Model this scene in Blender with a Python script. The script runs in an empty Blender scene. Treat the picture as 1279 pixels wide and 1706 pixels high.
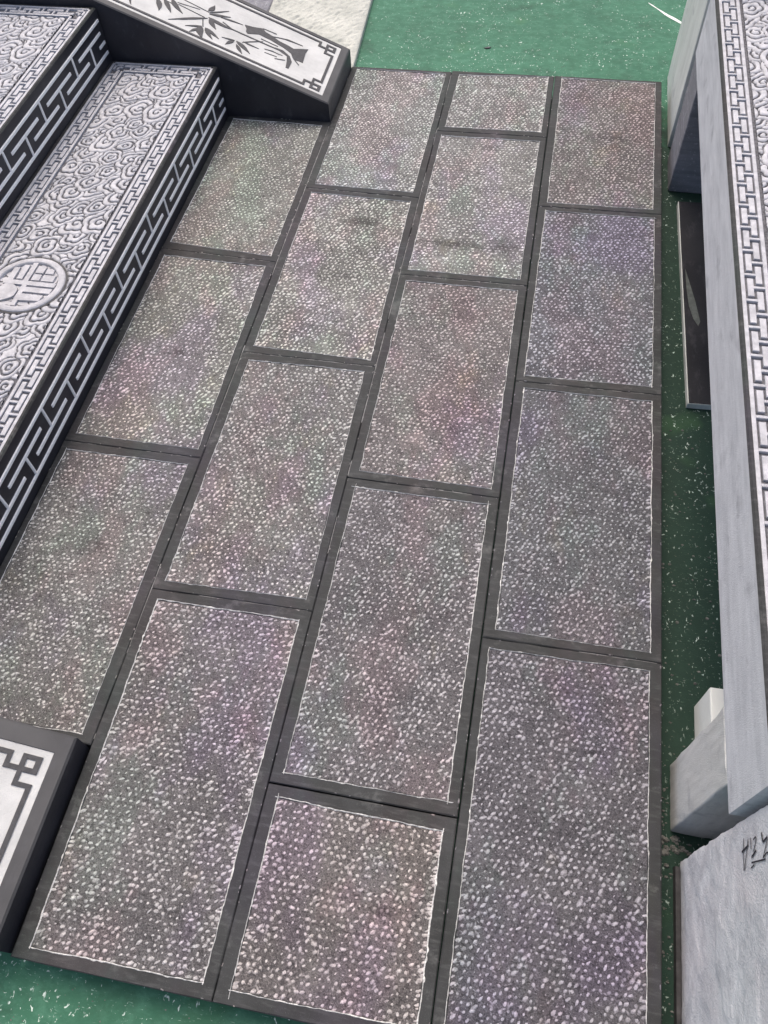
import bpy, bmesh, math, random
import numpy as np
from mathutils import Vector, Matrix

random.seed(7)
RNG = np.random.default_rng(11)
SC = bpy.context.scene
COL = SC.collection

# ------------------------------------------------------------------ camera
cd = bpy.data.cameras.new("camera")
cam = bpy.data.objects.new("camera", cd)
COL.objects.link(cam)
cd.sensor_fit = 'VERTICAL'
cd.sensor_height = 24.0
cd.lens = 18.751
cd.clip_start = 0.05
cd.clip_end = 200
cam.matrix_world = Matrix((
    (0.982024, -0.130292, 0.136577, -0.38349),
    (0.183528, 0.828205, -0.529522, -3.13900),
    (-0.044122, 0.545069, 0.837229, 1.70629),
    (0, 0, 0, 1)))
SC.camera = cam

# ------------------------------------------------------------------ light
SUN_EL, SUN_AZ = 64.0, 338.0          # elevation, compass bearing of the sun (clockwise from +y)
world = bpy.data.worlds.new("World")
SC.world = world
world.use_nodes = True
wn = world.node_tree.nodes
wl = world.node_tree.links
bg = wn["Background"]
sky = wn.new("ShaderNodeTexSky")
sky.sky_type = 'NISHITA'
sky.sun_disc = False
sky.sun_elevation = math.radians(SUN_EL)
sky.sun_rotation = math.radians(SUN_AZ)
sky.air_density = 1.0
sky.dust_density = 7.0
sky.ozone_density = 1.0
wl.new(sky.outputs[0], bg.inputs[0])
bg.inputs[1].default_value = 0.15
sl = bpy.data.lights.new("sun", 'SUN')
sl.energy = 0.6
sl.angle = math.radians(38)
sl.color = (1.0, 0.95, 0.87)
sun = bpy.data.objects.new("sun", sl)
COL.objects.link(sun)
_el, _az = math.radians(SUN_EL), math.radians(SUN_AZ)
_d = Vector((math.sin(_az) * math.cos(_el), math.cos(_az) * math.cos(_el), math.sin(_el)))
sun.rotation_euler = _d.to_track_quat('Z', 'Y').to_euler()
sun.location = _d * 8
SC.view_settings.view_transform = 'Standard'
SC.view_settings.look = 'None'
SC.view_settings.gamma = 1
SC.view_settings.exposure = 0.62

# ------------------------------------------------------------------ materials
class N:
    """small node-tree writer"""
    def __init__(s, name):
        s.m = bpy.data.materials.new(name)
        s.m.use_nodes = True
        s.t = s.m.node_tree
        s.b = s.t.nodes["Principled BSDF"]
        s.pos = s.t.nodes.new("ShaderNodeNewGeometry").outputs["Position"]

    def node(s, typ, **kw):
        n = s.t.nodes.new(typ)
        for k, v in kw.items():
            setattr(n, k, v)
        return n

    def link(s, a, b):
        s.t.links.new(a, b)

    def vec(s, scale=(1, 1, 1), rot=(0, 0, 0), off=(0, 0, 0)):
        n = s.node("ShaderNodeMapping")
        n.inputs["Scale"].default_value = scale
        n.inputs["Rotation"].default_value = rot
        n.inputs["Location"].default_value = off
        s.link(s.pos, n.inputs["Vector"])
        return n.outputs[0]

    def noise(s, scale, detail=4, rough=0.55, vec=None, dist=0.0):
        n = s.node("ShaderNodeTexNoise")
        n.inputs["Scale"].default_value = scale
        n.inputs["Detail"].default_value = detail
        n.inputs["Roughness"].default_value = rough
        n.inputs["Distortion"].default_value = dist
        s.link(vec if vec is not None else s.pos, n.inputs["Vector"])
        return n.outputs[0]

    def ramp(s, fac, lo, hi, a=0.0, b=1.0):
        n = s.node("ShaderNodeMapRange")
        n.inputs[1].default_value = lo
        n.inputs[2].default_value = hi
        n.inputs[3].default_value = a
        n.inputs[4].default_value = b
        n.clamp = True
        s.link(fac, n.inputs[0])
        return n.outputs[0]

    def mix(s, fac, a, b, mode='MIX'):
        n = s.node("ShaderNodeMix", data_type='RGBA', blend_type=mode)
        for i, v in ((0, fac), (6, a), (7, b)):
            if isinstance(v, (tuple, list)):
                n.inputs[i].default_value = (*v, 1)
            elif isinstance(v, (int, float)):
                n.inputs[i].default_value = v
            else:
                s.link(v, n.inputs[i])
        return n.outputs[2]

    def mul(s, a, b):
        n = s.node("ShaderNodeMath", operation='MULTIPLY')
        for i, v in ((0, a), (1, b)):
            if isinstance(v, (int, float)):
                n.inputs[i].default_value = v
            else:
                s.link(v, n.inputs[i])
        return n.outputs[0]

    def add(s, a, b):
        n = s.node("ShaderNodeMath", operation='ADD')
        s.link(a, n.inputs[0])
        s.link(b, n.inputs[1])
        return n.outputs[0]

    def bump(s, h, dist, strength=1.0):
        n = s.node("ShaderNodeBump")
        n.inputs["Distance"].default_value = dist
        n.inputs["Strength"].default_value = strength
        s.link(h, n.inputs["Height"])
        s.link(n.outputs[0], s.b.inputs["Normal"])

    def done(s, color, rough=0.7, spec=0.4):
        if isinstance(color, (tuple, list)):
            s.b.inputs["Base Color"].default_value = (*color, 1)
        else:
            s.link(color, s.b.inputs["Base Color"])
        if isinstance(rough, (int, float)):
            s.b.inputs["Roughness"].default_value = rough
        else:
            s.link(rough, s.b.inputs["Roughness"])
        s.b.inputs["Specular IOR Level"].default_value = spec
        return s.m


def tint(n, base, amt=1.0, off=0.0):
    """mineral tints that wander through the slabs: rosy brown, violet, green, ochre"""
    c = base
    for k, (col, sc, lo, hi) in enumerate((((1.12, 0.98, 1.00), 2.6, 0.50, 0.58),
                                           ((0.93, 1.05, 0.98), 3.3, 0.53, 0.60),
                                           ((1.05, 0.95, 1.15), 2.2, 0.52, 0.62),
                                           ((1.07, 1.04, 0.90), 5.0, 0.60, 0.70))):
        f = n.ramp(n.noise(sc, 4, 0.65, n.vec(scale=(1.5, 0.75, 1), rot=(0, 0, 0.7), off=(k * 7.3 + off, k * 3.1, 0))), lo, hi, 0, amt * 0.85)
        c = n.mix(f, c, col, 'MULTIPLY')
    return c


def mat_margin():
    n = N("honed_dark_stone_margin")
    a = n.noise(9, 5, 0.6)
    c = n.mix(n.ramp(a, 0.35, 0.7), (0.026, 0.0275, 0.028), (0.050, 0.052, 0.053))
    st = n.noise(60, 3, 0.6, n.vec(scale=(0.35, 1.6, 1)))
    c = n.mix(n.ramp(st, 0.52, 0.78, 0, 0.45), c, (0.11, 0.112, 0.112))
    g = n.noise(700, 2, 0.6)
    c = n.mix(n.ramp(g, 0.6, 0.75, 0, 0.5), c, (0.13, 0.13, 0.135))
    sc = n.noise(14, 6, 0.7, n.vec(off=(5, 2, 0)))
    c = n.mix(n.ramp(sc, 0.57, 0.72, 0, 0.6), c, (0.15, 0.152, 0.15))
    c = tint(n, c, 0.8)
    n.bump(g, 0.0006, 0.5)
    return n.done(c, n.ramp(a, 0.3, 0.7, 0.55, 0.75), 0.14)


# old dark stains on the slabs: x, y, half-width, half-length, strength
STAINS = [(-.640, -1.005, .12, .028, .8), (-.470, -1.000, .06, .05, .7), (-.94, -.93, .07, .03, .7), (-.60, -.47, .10, .02, .45),
          (-1.375, -1.60, .025, .02, .8), (-1.375, -2.275, .05, .03, .75), (-.16, -.36, .12, .02, .5), (-.50, -2.96, .05, .012, .6), (-1.0, -1.20, .12, .03, .4)]


def mat_pecked(name="pecked_dark_stone"):
    n = N(name)
    a = n.noise(5, 4, 0.6)
    c = n.mix(n.ramp(a, 0.36, 0.64), (0.098, 0.096, 0.098), (0.146, 0.144, 0.143))
    g = n.noise(170, 4, 0.75, dist=2.2)
    c = n.mix(n.ramp(g, 0.50, 0.64, 0, 0.75), c, (0.33, 0.325, 0.32))
    g2 = n.noise(300, 2, 0.6, n.vec(off=(3, 3, 3)))
    c = n.mix(n.ramp(g2, 0.54, 0.66, 0, 0.75), c, (0.030, 0.030, 0.030))
    g3 = n.noise(115, 3, 0.7, n.vec(off=(6, 3, 3)), 0.8)
    c = n.mix(n.ramp(g3, 0.52, 0.66, 0, 0.75), c, (0.034, 0.033, 0.034))
    w = n.noise(7, 5, 0.7, n.vec(off=(2, 8, 4)))
    c = n.mix(n.ramp(w, 0.58, 0.74, 0, 0.35), c, (0.30, 0.30, 0.295))
    at = n.node("ShaderNodeAttribute", attribute_name='bruise')
    v = n.noise(40, 3, 0.6, n.vec(off=(7, 7, 7)))
    wc = n.mix(n.ramp(v, 0.42, 0.68), (0.78, 0.775, 0.77), (0.46, 0.455, 0.45))
    c = n.mix(n.mul(n.ramp(at.outputs["Fac"], 0.10, 1.0), n.ramp(g2, 0.36, 0.60, 1.0, 0.62)), c, wc)
    d = n.noise(16, 5, 0.65, n.vec(off=(9, 1, 4), scale=(0.8, 1.6, 1)))
    c = n.mix(n.ramp(d, 0.70, 0.78, 0, 0.7), c, (0.035, 0.035, 0.035))
    for k, (px, py, rx, ry, am) in enumerate(STAINS):
        dv = n.node("ShaderNodeVectorMath", operation='DISTANCE')
        n.link(n.vec(scale=(1 / rx, 1 / ry, 0)), dv.inputs[0])
        dv.inputs[1].default_value = (px / rx, py / ry, 0)
        f = n.add(n.mul(dv.outputs["Value"], 0.40), n.mul(n.noise(38, 6, 0.8, n.vec(off=(k * 3.1, k, 0))), 1.3))
        c = n.mix(n.ramp(f, 0.72, 1.08, am * .8, 0), c, (0.022, 0.021, 0.021))
    c = tint(n, c, 0.85)
    oi = n.node('ShaderNodeObjectInfo')          # each slab has its own cast of grey
    c = n.mix(1.0, c, oi.outputs['Color'], 'MULTIPLY')
    n.bump(n.add(g, n.mul(n.noise(130, 2), 1.4)), 0.0045, 0.85)
    return n.done(c, 0.88, 0.2)


def mat_scribe():
    n = N("scribed_white_line")
    g = n.noise(260, 2)
    c = n.mix(n.ramp(g, 0.3, 0.65), (0.36, 0.36, 0.35), (0.74, 0.735, 0.72))
    return n.done(c, 0.9, 0.2)


def mat_carved():
    n = N("pale_carved_stone")
    a = n.noise(40, 4, 0.6)
    c = n.mix(n.ramp(a, 0.35, 0.65), (0.36, 0.36, 0.38), (0.50, 0.50, 0.525))
    g = n.noise(500, 2)
    c = n.mix(n.ramp(g, 0.5, 0.75, 0, 0.35), c, (0.42, 0.42, 0.45))
    n.bump(n.add(g, n.noise(180, 3)), 0.0015, 0.6)
    return n.done(c, 0.8, 0.25)


def mat_clouds():
    """bruised white relief; the cuts between the scrolls are coloured near black"""
    n = N("cloud_carved_stone")
    a = n.noise(40, 4, 0.6)
    c = n.mix(n.ramp(a, 0.35, 0.65), (0.38, 0.38, 0.40), (0.53, 0.53, 0.555))
    g = n.noise(500, 2)
    c = n.mix(n.ramp(g, 0.5, 0.75, 0, 0.35), c, (0.36, 0.36, 0.39))
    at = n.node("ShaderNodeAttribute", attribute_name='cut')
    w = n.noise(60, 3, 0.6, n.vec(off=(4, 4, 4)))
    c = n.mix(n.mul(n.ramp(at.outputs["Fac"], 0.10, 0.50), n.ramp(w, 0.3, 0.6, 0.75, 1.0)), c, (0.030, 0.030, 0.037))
    n.bump(n.add(g, n.noise(180, 3)), 0.0015, 0.6)
    return n.done(c, 0.8, 0.25)


def mat_fret_ground():
    n = N("grey_fret_ground")
    a = n.noise(120, 3, 0.6)
    c = n.mix(n.ramp(a, 0.35, 0.65), (0.07, 0.07, 0.08), (0.15, 0.15, 0.165))
    return n.done(c, 0.85, 0.25)


def mat_polished(name="polished_black_stone", c0=(0.020, 0.020, 0.026), c1=(0.036, 0.036, 0.043), r=(0.38, 0.6)):
    n = N(name)
    a = n.noise(5, 5, 0.6)
    c = n.mix(n.ramp(a, 0.35, 0.65), c0, c1)
    d = n.noise(26, 6, 0.7, n.vec(scale=(1, 0.35, 0.6)))
    c = n.mix(n.ramp(d, 0.56, 0.82, 0, 0.45), c, (0.12, 0.12, 0.13))
    g = n.noise(650, 2)
    c = n.mix(n.ramp(g, 0.62, 0.78, 0, 0.5), c, (0.10, 0.10, 0.11))
    return n.done(c, n.ramp(d, 0.4, 0.7, r[0], r[1]), 0.3)


def mat_sawn(name="pale_sawn_stone", a0=(0.50, 0.51, 0.535), a1=(0.70, 0.71, 0.735), vs=(6, 1, 6)):
    n = N(name)
    a = n.noise(6, 6, 0.65, n.vec(scale=vs))
    c = n.mix(n.ramp(a, 0.3, 0.7), a0, a1)
    b = n.noise(22, 4, 0.6, n.vec(scale=(1, 0.5, 1), off=(4, 2, 2)))
    c = n.mix(n.ramp(b, 0.58, 0.76, 0, 0.6), c, (0.28, 0.285, 0.31))
    w = n.noise(30, 5, 0.7, n.vec(scale=(3, 0.7, 3), off=(1, 6, 2)))
    c = n.mix(n.ramp(w, 0.58, 0.72, 0, 0.45), c, (0.66, 0.67, 0.69))
    g = n.noise(500, 2)
    n.bump(n.add(g, n.noise(90, 4, 0.7, n.vec(scale=(2.5, 0.7, 1)))), 0.0022, 0.7)
    return n.done(c, 0.8, 0.3)


def mat_cleft():
    n = N("riven_pale_stone")
    a = n.noise(9, 6, 0.65, n.vec(scale=(1, 1, 1.6)))
    c = n.mix(n.ramp(a, 0.3, 0.7), (0.54, 0.55, 0.575), (0.72, 0.73, 0.75))
    b = n.noise(26, 5, 0.7, n.vec(off=(3, 1, 1)))
    c = n.mix(n.ramp(b, 0.52, 0.72, 0, 0.6), c, (0.36, 0.37, 0.40))
    q = n.noise(11, 6, 0.75, n.vec(off=(8, 1, 2)), 0.8)
    c = n.mix(n.ramp(q, 0.54, 0.60, 0, 0.35), c, (0.38, 0.39, 0.42))
    p = n.noise(5, 3, 0.6, n.vec(off=(6, 1, 3)))
    c = n.mix(n.ramp(p, 0.5, 0.7, 0, 0.5), c, (0.60, 0.56, 0.58))
    n.bump(n.add(n.noise(300, 3), n.noise(70, 4, 0.7)), 0.0028, 0.8)
    return n.done(c, 0.85, 0.3)


def mat_white_panel():
    n = N("white_bushed_panel")
    a = n.noise(8, 5, 0.65)
    c = n.mix(n.ramp(a, 0.3, 0.7), (0.44, 0.445, 0.44), (0.60, 0.605, 0.595))
    s = n.noise(70, 4, 0.7, n.vec(scale=(0.25, 1.4, 0.25)))
    c = n.mix(n.ramp(s, 0.55, 0.75, 0, 0.3), c, (0.50, 0.51, 0.52))
    n.bump(n.add(n.noise(420, 2), s), 0.0018, 0.6)
    return n.done(c, 0.85, 0.2)


def mat_hammered():
    n = N("hammered_cream_stone")
    a = n.noise(7, 5, 0.6)
    c = n.mix(n.ramp(a, 0.3, 0.7), (0.38, 0.39, 0.355), (0.53, 0.535, 0.49))
    g = n.noise(160, 3, 0.7)
    c = n.mix(n.ramp(g, 0.50, 0.70, 0, 0.5), c, (0.24, 0.25, 0.23))
    n.bump(g, 0.002, 0.7)
    return n.done(c, 0.9, 0.2)


def mat_floor():
    n = N("worn_green_floor_paint")
    a = n.noise(2.2, 6, 0.62)
    c = n.mix(n.ramp(a, 0.33, 0.68), (0.025, 0.104, 0.062), (0.054, 0.158, 0.100))
    f = n.noise(26, 6, 0.75, n.vec(scale=(0.8, 1.3, 1)))
    c = n.mix(n.ramp(f, 0.46, 0.72, 0, 0.55), c, (0.10, 0.25, 0.17))
    dk = n.noise(7, 6, 0.75, n.vec(off=(4, 4, 0)))
    c = n.mix(n.ramp(dk, 0.50, 0.72, 0, 0.7), c, (0.028, 0.085, 0.052))
    # grime blotches, thickened at the right-hand gap to paint in the shade there
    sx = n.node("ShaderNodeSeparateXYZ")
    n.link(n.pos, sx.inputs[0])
    gap_shade_grime = n.mul(n.ramp(sx.outputs[0], -0.10, 0.03), n.ramp(sx.outputs[1], 0.05, -0.45))
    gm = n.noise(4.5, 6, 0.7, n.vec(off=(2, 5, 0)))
    gm2 = n.add(n.mul(gap_shade_grime, 0.46), gm)
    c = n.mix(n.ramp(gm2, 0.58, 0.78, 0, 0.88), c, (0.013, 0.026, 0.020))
    yl = n.noise(4, 3, 0.6, n.vec(off=(14, 3, 0)))
    c = n.mix(n.ramp(yl, 0.64, 0.78, 0, 0.3), c, (0.07, 0.17, 0.06))
    # white splashes and scuffs: clustered flecks
    m = n.ramp(n.noise(3.4, 3, 0.6, n.vec(off=(1.3, 8.2, 0))), 0.42, 0.60)
    sep = n.node('ShaderNodeSeparateXYZ')
    n.link(n.pos, sep.inputs[0])
    m = n.add(m, n.ramp(sep.outputs[1], -3.0, -3.2, 0, 0.8))     # limewash splashed at the near end
    sp = n.noise(95, 3, 0.62, n.vec(scale=(1.25, 0.75, 1)), 0.6)
    c = n.mix(n.mul(n.ramp(sp, 0.640, 0.690), n.ramp(m, 0, 1, 0.25, 1.0)), c, (0.58, 0.68, 0.62))
    sc = n.noise(190, 3, 0.7, n.vec(scale=(0.35, 1.5, 1), rot=(0, 0, 0.5)))
    c = n.mix(n.mul(n.ramp(sc, 0.65, 0.74), n.ramp(m, 0, 1, 0.10, 0.75)), c, (0.42, 0.58, 0.49))
    n.bump(n.add(f, n.noise(320, 3)), 0.0015, 0.5)
    return n.done(c, n.ramp(a, 0.3, 0.7, 0.55, 0.75), 0.16)


def mat_flat(name, col, var=0.15, sc=60, rough=0.85):
    n = N(name)
    a = n.noise(sc, 4, 0.65)
    c = n.mix(n.ramp(a, 0.3, 0.7), tuple(v * (1 - var) for v in col), tuple(v * (1 + var) for v in col))
    n.bump(n.noise(sc * 5, 3), 0.0012, 0.5)
    return n.done(c, rough, 0.25)


M = dict(
    margin=mat_margin(), pecked=mat_pecked(), peck=None, scribe=mat_scribe(), carved=mat_carved(), riser_white=mat_flat('chiselled_white_fret', (0.84, 0.84, 0.84), .06, 120), clouds=mat_clouds(),
    fret_ground=mat_fret_ground(), black=mat_polished(),
    honed=mat_polished("honed_grey_stone", (0.050, 0.050, 0.053), (0.078, 0.078, 0.081), (0.5, 0.7)),
    mirror=mat_polished("mirror_black_stone", (0.026, 0.026, 0.029), (0.036, 0.036, 0.039), (0.14, 0.25)),
    sawn=mat_sawn(), sawn_green=mat_sawn("pale_sawn_stone_greenish", (0.52, 0.545, 0.515), (0.66, 0.685, 0.655), (4, 4, 1)),
    support=mat_sawn("sawn_support_stone", (0.48, 0.485, 0.47), (0.62, 0.625, 0.61), (8, 8, 1)),
    grey=mat_sawn("grey_rough_sawn_stone", (0.16, 0.16, 0.18), (0.25, 0.25, 0.275), (1, 1, 9)),
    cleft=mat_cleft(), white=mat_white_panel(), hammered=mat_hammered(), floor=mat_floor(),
    inlay=mat_flat("dark_honed_relief", (0.062, 0.062, 0.066), 0.25, 90, 0.6),
    ink=mat_flat("black_marker_ink", (0.035, 0.034, 0.045), 0.3, 200, 0.7),
    brown=mat_flat("dark_base_stone", (0.06, 0.058, 0.06), 0.5, 18),
    chip=mat_flat("grey_stone_chips", (0.13, 0.13, 0.12), 0.6, 90),
    foam=mat_flat("clean_white_block", (0.80, 0.81, 0.76), 0.03, 15),
    scuff=mat_flat("white_scraped_paint", (0.70, 0.74, 0.70), 0.2, 120),
    dust=mat_flat('pale_joint_dust', (0.20, 0.20, 0.20), .4, 80),
    reflection_patch=mat_flat("reflection_grey", (0.10, 0.11, 0.10), 0.3, 60),  # grey of the reflection painted on the polished slab
)

M['peck'] = M['pecked']

# ------------------------------------------------------------------ mesh helpers
class MB:
    def __init__(s):
        s.v, s.f, s.br = [], [], []

    def face_list(s, pts, faces):
        o = len(s.v)
        s.v += [tuple(p) for p in pts]
        s.f += [tuple(i + o for i in f) for f in faces]

    def box(s, x0, x1, y0, y1, z0, z1, c=0.0):
        """box; c chamfers the top edges"""
        if c <= 0:
            p = [(x0, y0, z0), (x1, y0, z0), (x1, y1, z0), (x0, y1, z0), (x0, y0, z1), (x1, y0, z1), (x1, y1, z1), (x0, y1, z1)]
            s.face_list(p, [(3, 2, 1, 0), (4, 5, 6, 7), (0, 1, 5, 4), (1, 2, 6, 5), (2, 3, 7, 6), (3, 0, 4, 7)])
        else:
            p = [(x0, y0, z0), (x1, y0, z0), (x1, y1, z0), (x0, y1, z0),
                 (x0, y0, z1 - c), (x1, y0, z1 - c), (x1, y1, z1 - c), (x0, y1, z1 - c),
                 (x0 + c, y0 + c, z1), (x1 - c, y0 + c, z1), (x1 - c, y1 - c, z1), (x0 + c, y1 - c, z1)]
            f = [(3, 2, 1, 0), (8, 9, 10, 11)]
            for i in range(4):
                j = (i + 1) % 4
                f += [(i, j, j + 4, i + 4), (i + 4, j + 4, j + 8, i + 8)]
            s.face_list(p, f)

    def prism(s, poly, fr, h0, h1):
        """closed prism of a polygon (u,v) raised from h0 to h1, fr maps (u,v,h) to space"""
        a = sum(poly[i][0] * poly[(i + 1) % len(poly)][1] - poly[(i + 1) % len(poly)][0] * poly[i][1] for i in range(len(poly)))
        if a < 0:
            poly = poly[::-1]
        n = len(poly)
        p = [fr(u, v, h0) for u, v in poly] + [fr(u, v, h1) for u, v in poly]
        f = [tuple(range(n - 1, -1, -1)), tuple(range(n, 2 * n))]
        f += [(i, (i + 1) % n, (i + 1) % n + n, i + n) for i in range(n)]
        s.face_list(p, f)

    def build(s, name, mat, parent=None, loc=None, smooth=False):
        me = bpy.data.meshes.new(name)
        me.from_pydata(s.v, [], s.f)
        me.update()
        return link(name, me, mat, parent, smooth)


def link(name, me, mat, parent=None, smooth=False):
    o = bpy.data.objects.new(name, me)
    for m in (mat if isinstance(mat, (list, tuple)) else [mat]):
        me.materials.append(m)
    if smooth:
        me.polygons.foreach_set('use_smooth', [True] * len(me.polygons))
    COL.objects.link(o)
    if parent is not None:
        o.parent = parent
        o.matrix_parent_inverse = parent.matrix_world.inverted() if False else Matrix.Translation(-parent.location)
    return o


def bevel(o, w, seg=2):
    bm = bmesh.new()
    bm.from_mesh(o.data)
    bmesh.ops.recalc_face_normals(bm, faces=bm.faces)
    es = [e for e in bm.edges if len(e.link_faces) == 2 and e.calc_face_angle(0) > 0.5]
    bmesh.ops.bevel(bm, geom=es, offset=w, segments=seg, affect='EDGES', profile=0.5)
    bm.to_mesh(o.data)
    bm.free()


def fix_normals(o):
    bm = bmesh.new()
    bm.from_mesh(o.data)
    bmesh.ops.recalc_face_normals(bm, faces=bm.faces)
    bm.to_mesh(o.data)
    bm.free()


def grid(name, X, Y, Z, mat, parent=None, smooth=True):
    """sheet through arrays of shape (rows, cols)"""
    r, c = X.shape
    me = bpy.data.meshes.new(name)
    co = np.stack([X, Y, Z], -1).reshape(-1, 3).astype(np.float32)
    i = np.arange(r * c).reshape(r, c)
    q = np.stack([i[:-1, :-1], i[:-1, 1:], i[1:, 1:], i[1:, :-1]], -1).reshape(-1, 4)
    me.vertices.add(len(co))
    me.vertices.foreach_set('co', co.ravel())
    me.loops.add(q.size)
    me.loops.foreach_set('vertex_index', q.ravel().astype(np.int32))
    me.polygons.add(len(q))
    me.polygons.foreach_set('loop_start', np.arange(0, q.size, 4, dtype=np.int32))
    me.polygons.foreach_set('loop_total', np.full(len(q), 4, dtype=np.int32))
    me.update(calc_edges=True)
    me.validate()
    return link(name, me, mat, parent, smooth)


def vnoise(x, y, seed=0):
    """smooth lattice noise 0..1"""
    t = np.random.default_rng(seed).random((64, 64))
    xi, yi = np.floor(x).astype(int), np.floor(y).astype(int)
    fx, fy = x - xi, y - yi
    fx, fy = fx * fx * (3 - 2 * fx), fy * fy * (3 - 2 * fy)
    a, b = t[xi % 64, yi % 64], t[(xi + 1) % 64, yi % 64]
    c, d = t[xi % 64, (yi + 1) % 64], t[(xi + 1) % 64, (yi + 1) % 64]
    return (a * (1 - fx) + b * fx) * (1 - fy) + (c * (1 - fx) + d * fx) * fy


def fbm(x, y, seed=0, o=4):
    v, a, s = 0, 1, 0
    for k in range(o):
        v = v + a * vnoise(x * 2 ** k, y * 2 ** k, seed + k)
        s += a
        a *= 0.5
    return v / s


def thing(name, label, cat, loc, group=None):
    o = bpy.data.objects.new(name, None)
    o.empty_display_size = 0.05
    COL.objects.link(o)
    o.location = loc
    o['label'], o['category'], o['kind'] = label, cat, 'thing'
    if group:
        o['group'] = group
    return o


def tag(o, label, cat, group=None):
    o['label'], o['category'], o['kind'] = label, cat, 'thing'
    if group:
        o['group'] = group
    return o


FLOOR = -0.080

# ------------------------------------------------------------------ ground
g = MB()
g.face_list([(-20, -20, FLOOR), (20, -20, FLOOR), (20, 20, FLOOR), (-20, 20, FLOOR)], [(0, 1, 2, 3)])
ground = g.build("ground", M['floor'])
ground['kind'] = 'structure'
# long scrape in the paint
s = MB()
path = [(-0.012, 0.812), (0.003, 0.793), (0.024, 0.766), (0.046, 0.738), (0.065, 0.713), (0.092, 0.685), (0.117, 0.658), (0.136, 0.632)]
wid = [0.001, 0.004, 0.002, 0.005, 0.007, 0.009, 0.008, 0.002]
L = [(x - w * .7, y - w * .7, FLOOR + .0012) for (x, y), w in zip(path, wid)]
Rr = [(x + w * .7, y + w * .7, FLOOR + .0012) for (x, y), w in zip(path, wid)]
s.face_list(L + Rr, [(i, i + 8, i + 9, i + 1) for i in range(7)])
sc_ = s.build("paint_scrape", M['scuff'], ground)

# ------------------------------------------------------------------ paving slabs
PANELS = {
 'A0': [(-1.5554, -0.3925), (-1.208, -0.4027), (-1.5612, -1.116), (-1.207, -1.1413)],
 'A1': [(-1.5587, -1.1839), (-1.213, -1.1936), (-1.5566, -1.936), (-1.1993, -1.9384)],
 'A2': [(-1.5627, -1.9918), (-1.2115, -1.9931), (-1.5620, -2.733), (-1.2105, -2.735)],
 'B0': [(-1.1559, 0.0033), (-0.8, -0.0011), (-1.1517, -0.7516), (-0.8042, -0.7566)],
 'B1': [(-1.1529, -0.7984), (-0.8038, -0.8088), (-1.1531, -1.5385), (-0.7983, -1.5466)],
 'B2': [(-1.1527, -1.5974), (-0.8064, -1.5936), (-1.1539, -2.3397), (-0.7998, -2.3335)],
 'B3': [(-1.1564, -2.392), (-0.8034, -2.3905), (-1.15, -3.1424), (-0.8022, -3.1386)],
 'C0': [(-0.7455, -0.0015), (-0.3991, 0.0183), (-0.7496, -0.357), (-0.4003, -0.3519)],
 'C1': [(-0.7557, -0.4128), (-0.4008, -0.4111), (-0.7541, -1.1464), (-0.4036, -1.1464)],
 'C2': [(-0.7519, -1.1976), (-0.405, -1.1967), (-0.7497, -1.9418), (-0.4017, -1.9472)],
 'C3': [(-0.7504, -1.9933), (-0.404, -1.996), (-0.7506, -2.7391), (-0.4015, -2.7379)],
 'C4': [(-0.7507, -2.7899), (-0.4025, -2.7956), (-0.7485, -3.1404), (-0.4015, -3.138)],
 'D0': [(-0.3494, 0.0149), (0.0022, 0.0142), (-0.3466, -0.7563), (-0.0023, -0.7507)],
 'D1': [(-0.3504, -0.8007), (0.0027, -0.796), (-0.3526, -1.5438), (-0.0001, -1.5354)],
 'D2': [(-0.3496, -1.591), (0.0002, -1.5895), (-0.3477, -2.338), (0.0004, -2.3382)],
 'D3': [(-0.3564, -2.3858), (-0.001, -2.382), (-0.353, -3.138), (-0.001, -3.136)],
}
COLX = {'A': (-1.5815, -1.1822), 'B': (-1.1806, -0.7783), 'C': (-0.7768, -0.3778), 'D': (-0.3752, 0.0255)}
TOPY = {'A': -0.3735, 'B': 0.018, 'C': 0.026, 'D': 0.029}
LABEL = {
 'A0': 'grey-green pecked paving slab against the black flank of the bamboo-engraved sloping stone',
 'A1': 'middle pecked slab alongside the lower carved step, rosy patch at its right edge',
 'A2': 'pecked slab running off the left photo edge, just beyond the corner-fret sloping stone',
 'B0': 'pale green-tinged pecked slab beside the low end of the bamboo-engraved stone, at the far row',
 'B1': 'ochre-grey pecked slab, second from the far end in the column left of centre',
 'B2': 'pecked slab third from the far end left of centre, greenish above, violet-pink below',
 'B3': 'long near pecked slab between the corner-fret sloping stone and the short slab with crossed lines',
 'C0': 'short cut pecked slab at the far end, between two full-length slabs on the green floor',
 'C1': 'pale pecked slab with dark streaks, in front of the short slab at the far end',
 'C2': 'rosy brown pecked slab in the very middle of the third column',
 'C3': 'pecked slab, violet lower half, right behind the short near slab with crossed corner lines',
 'C4': 'short cut pecked slab at the near end with scribed lines crossing at its corners',
 'D0': 'brownish pecked slab at the far right corner of the paving, nearest the tall sawn stone',
 'D1': 'blue-grey pecked slab second from the far end of the right-hand column',
 'D2': 'dark bluish pecked slab third from the far end of the right-hand column',
 'D3': 'nearest violet and blue-grey slab of the right-hand column, beside the riven stone with handwriting',
}
CAST = {'A0': (1.38, 1.42, 1.32), 'A1': (1.26, 1.28, 1.20), 'A2': (1.12, 1.12, 1.09), 'B0': (1.38, 1.42, 1.38), 'B1': (1.26, 1.27, 1.20), 'B2': (1.14, 1.14, 1.12),
        'B3': (1.02, .99, 1.0), 'C0': (1.28, 1.28, 1.26), 'C1': (1.36, 1.37, 1.34), 'C2': (1.12, 1.06, 1.06), 'C3': (.98, .95, .99), 'C4': (1.04, .97, .96),
        'D0': (1.02, .97, .97), 'D1': (.88, .90, 1.0), 'D2': (.80, .82, .88), 'D3': (.82, .80, .88)}
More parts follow.
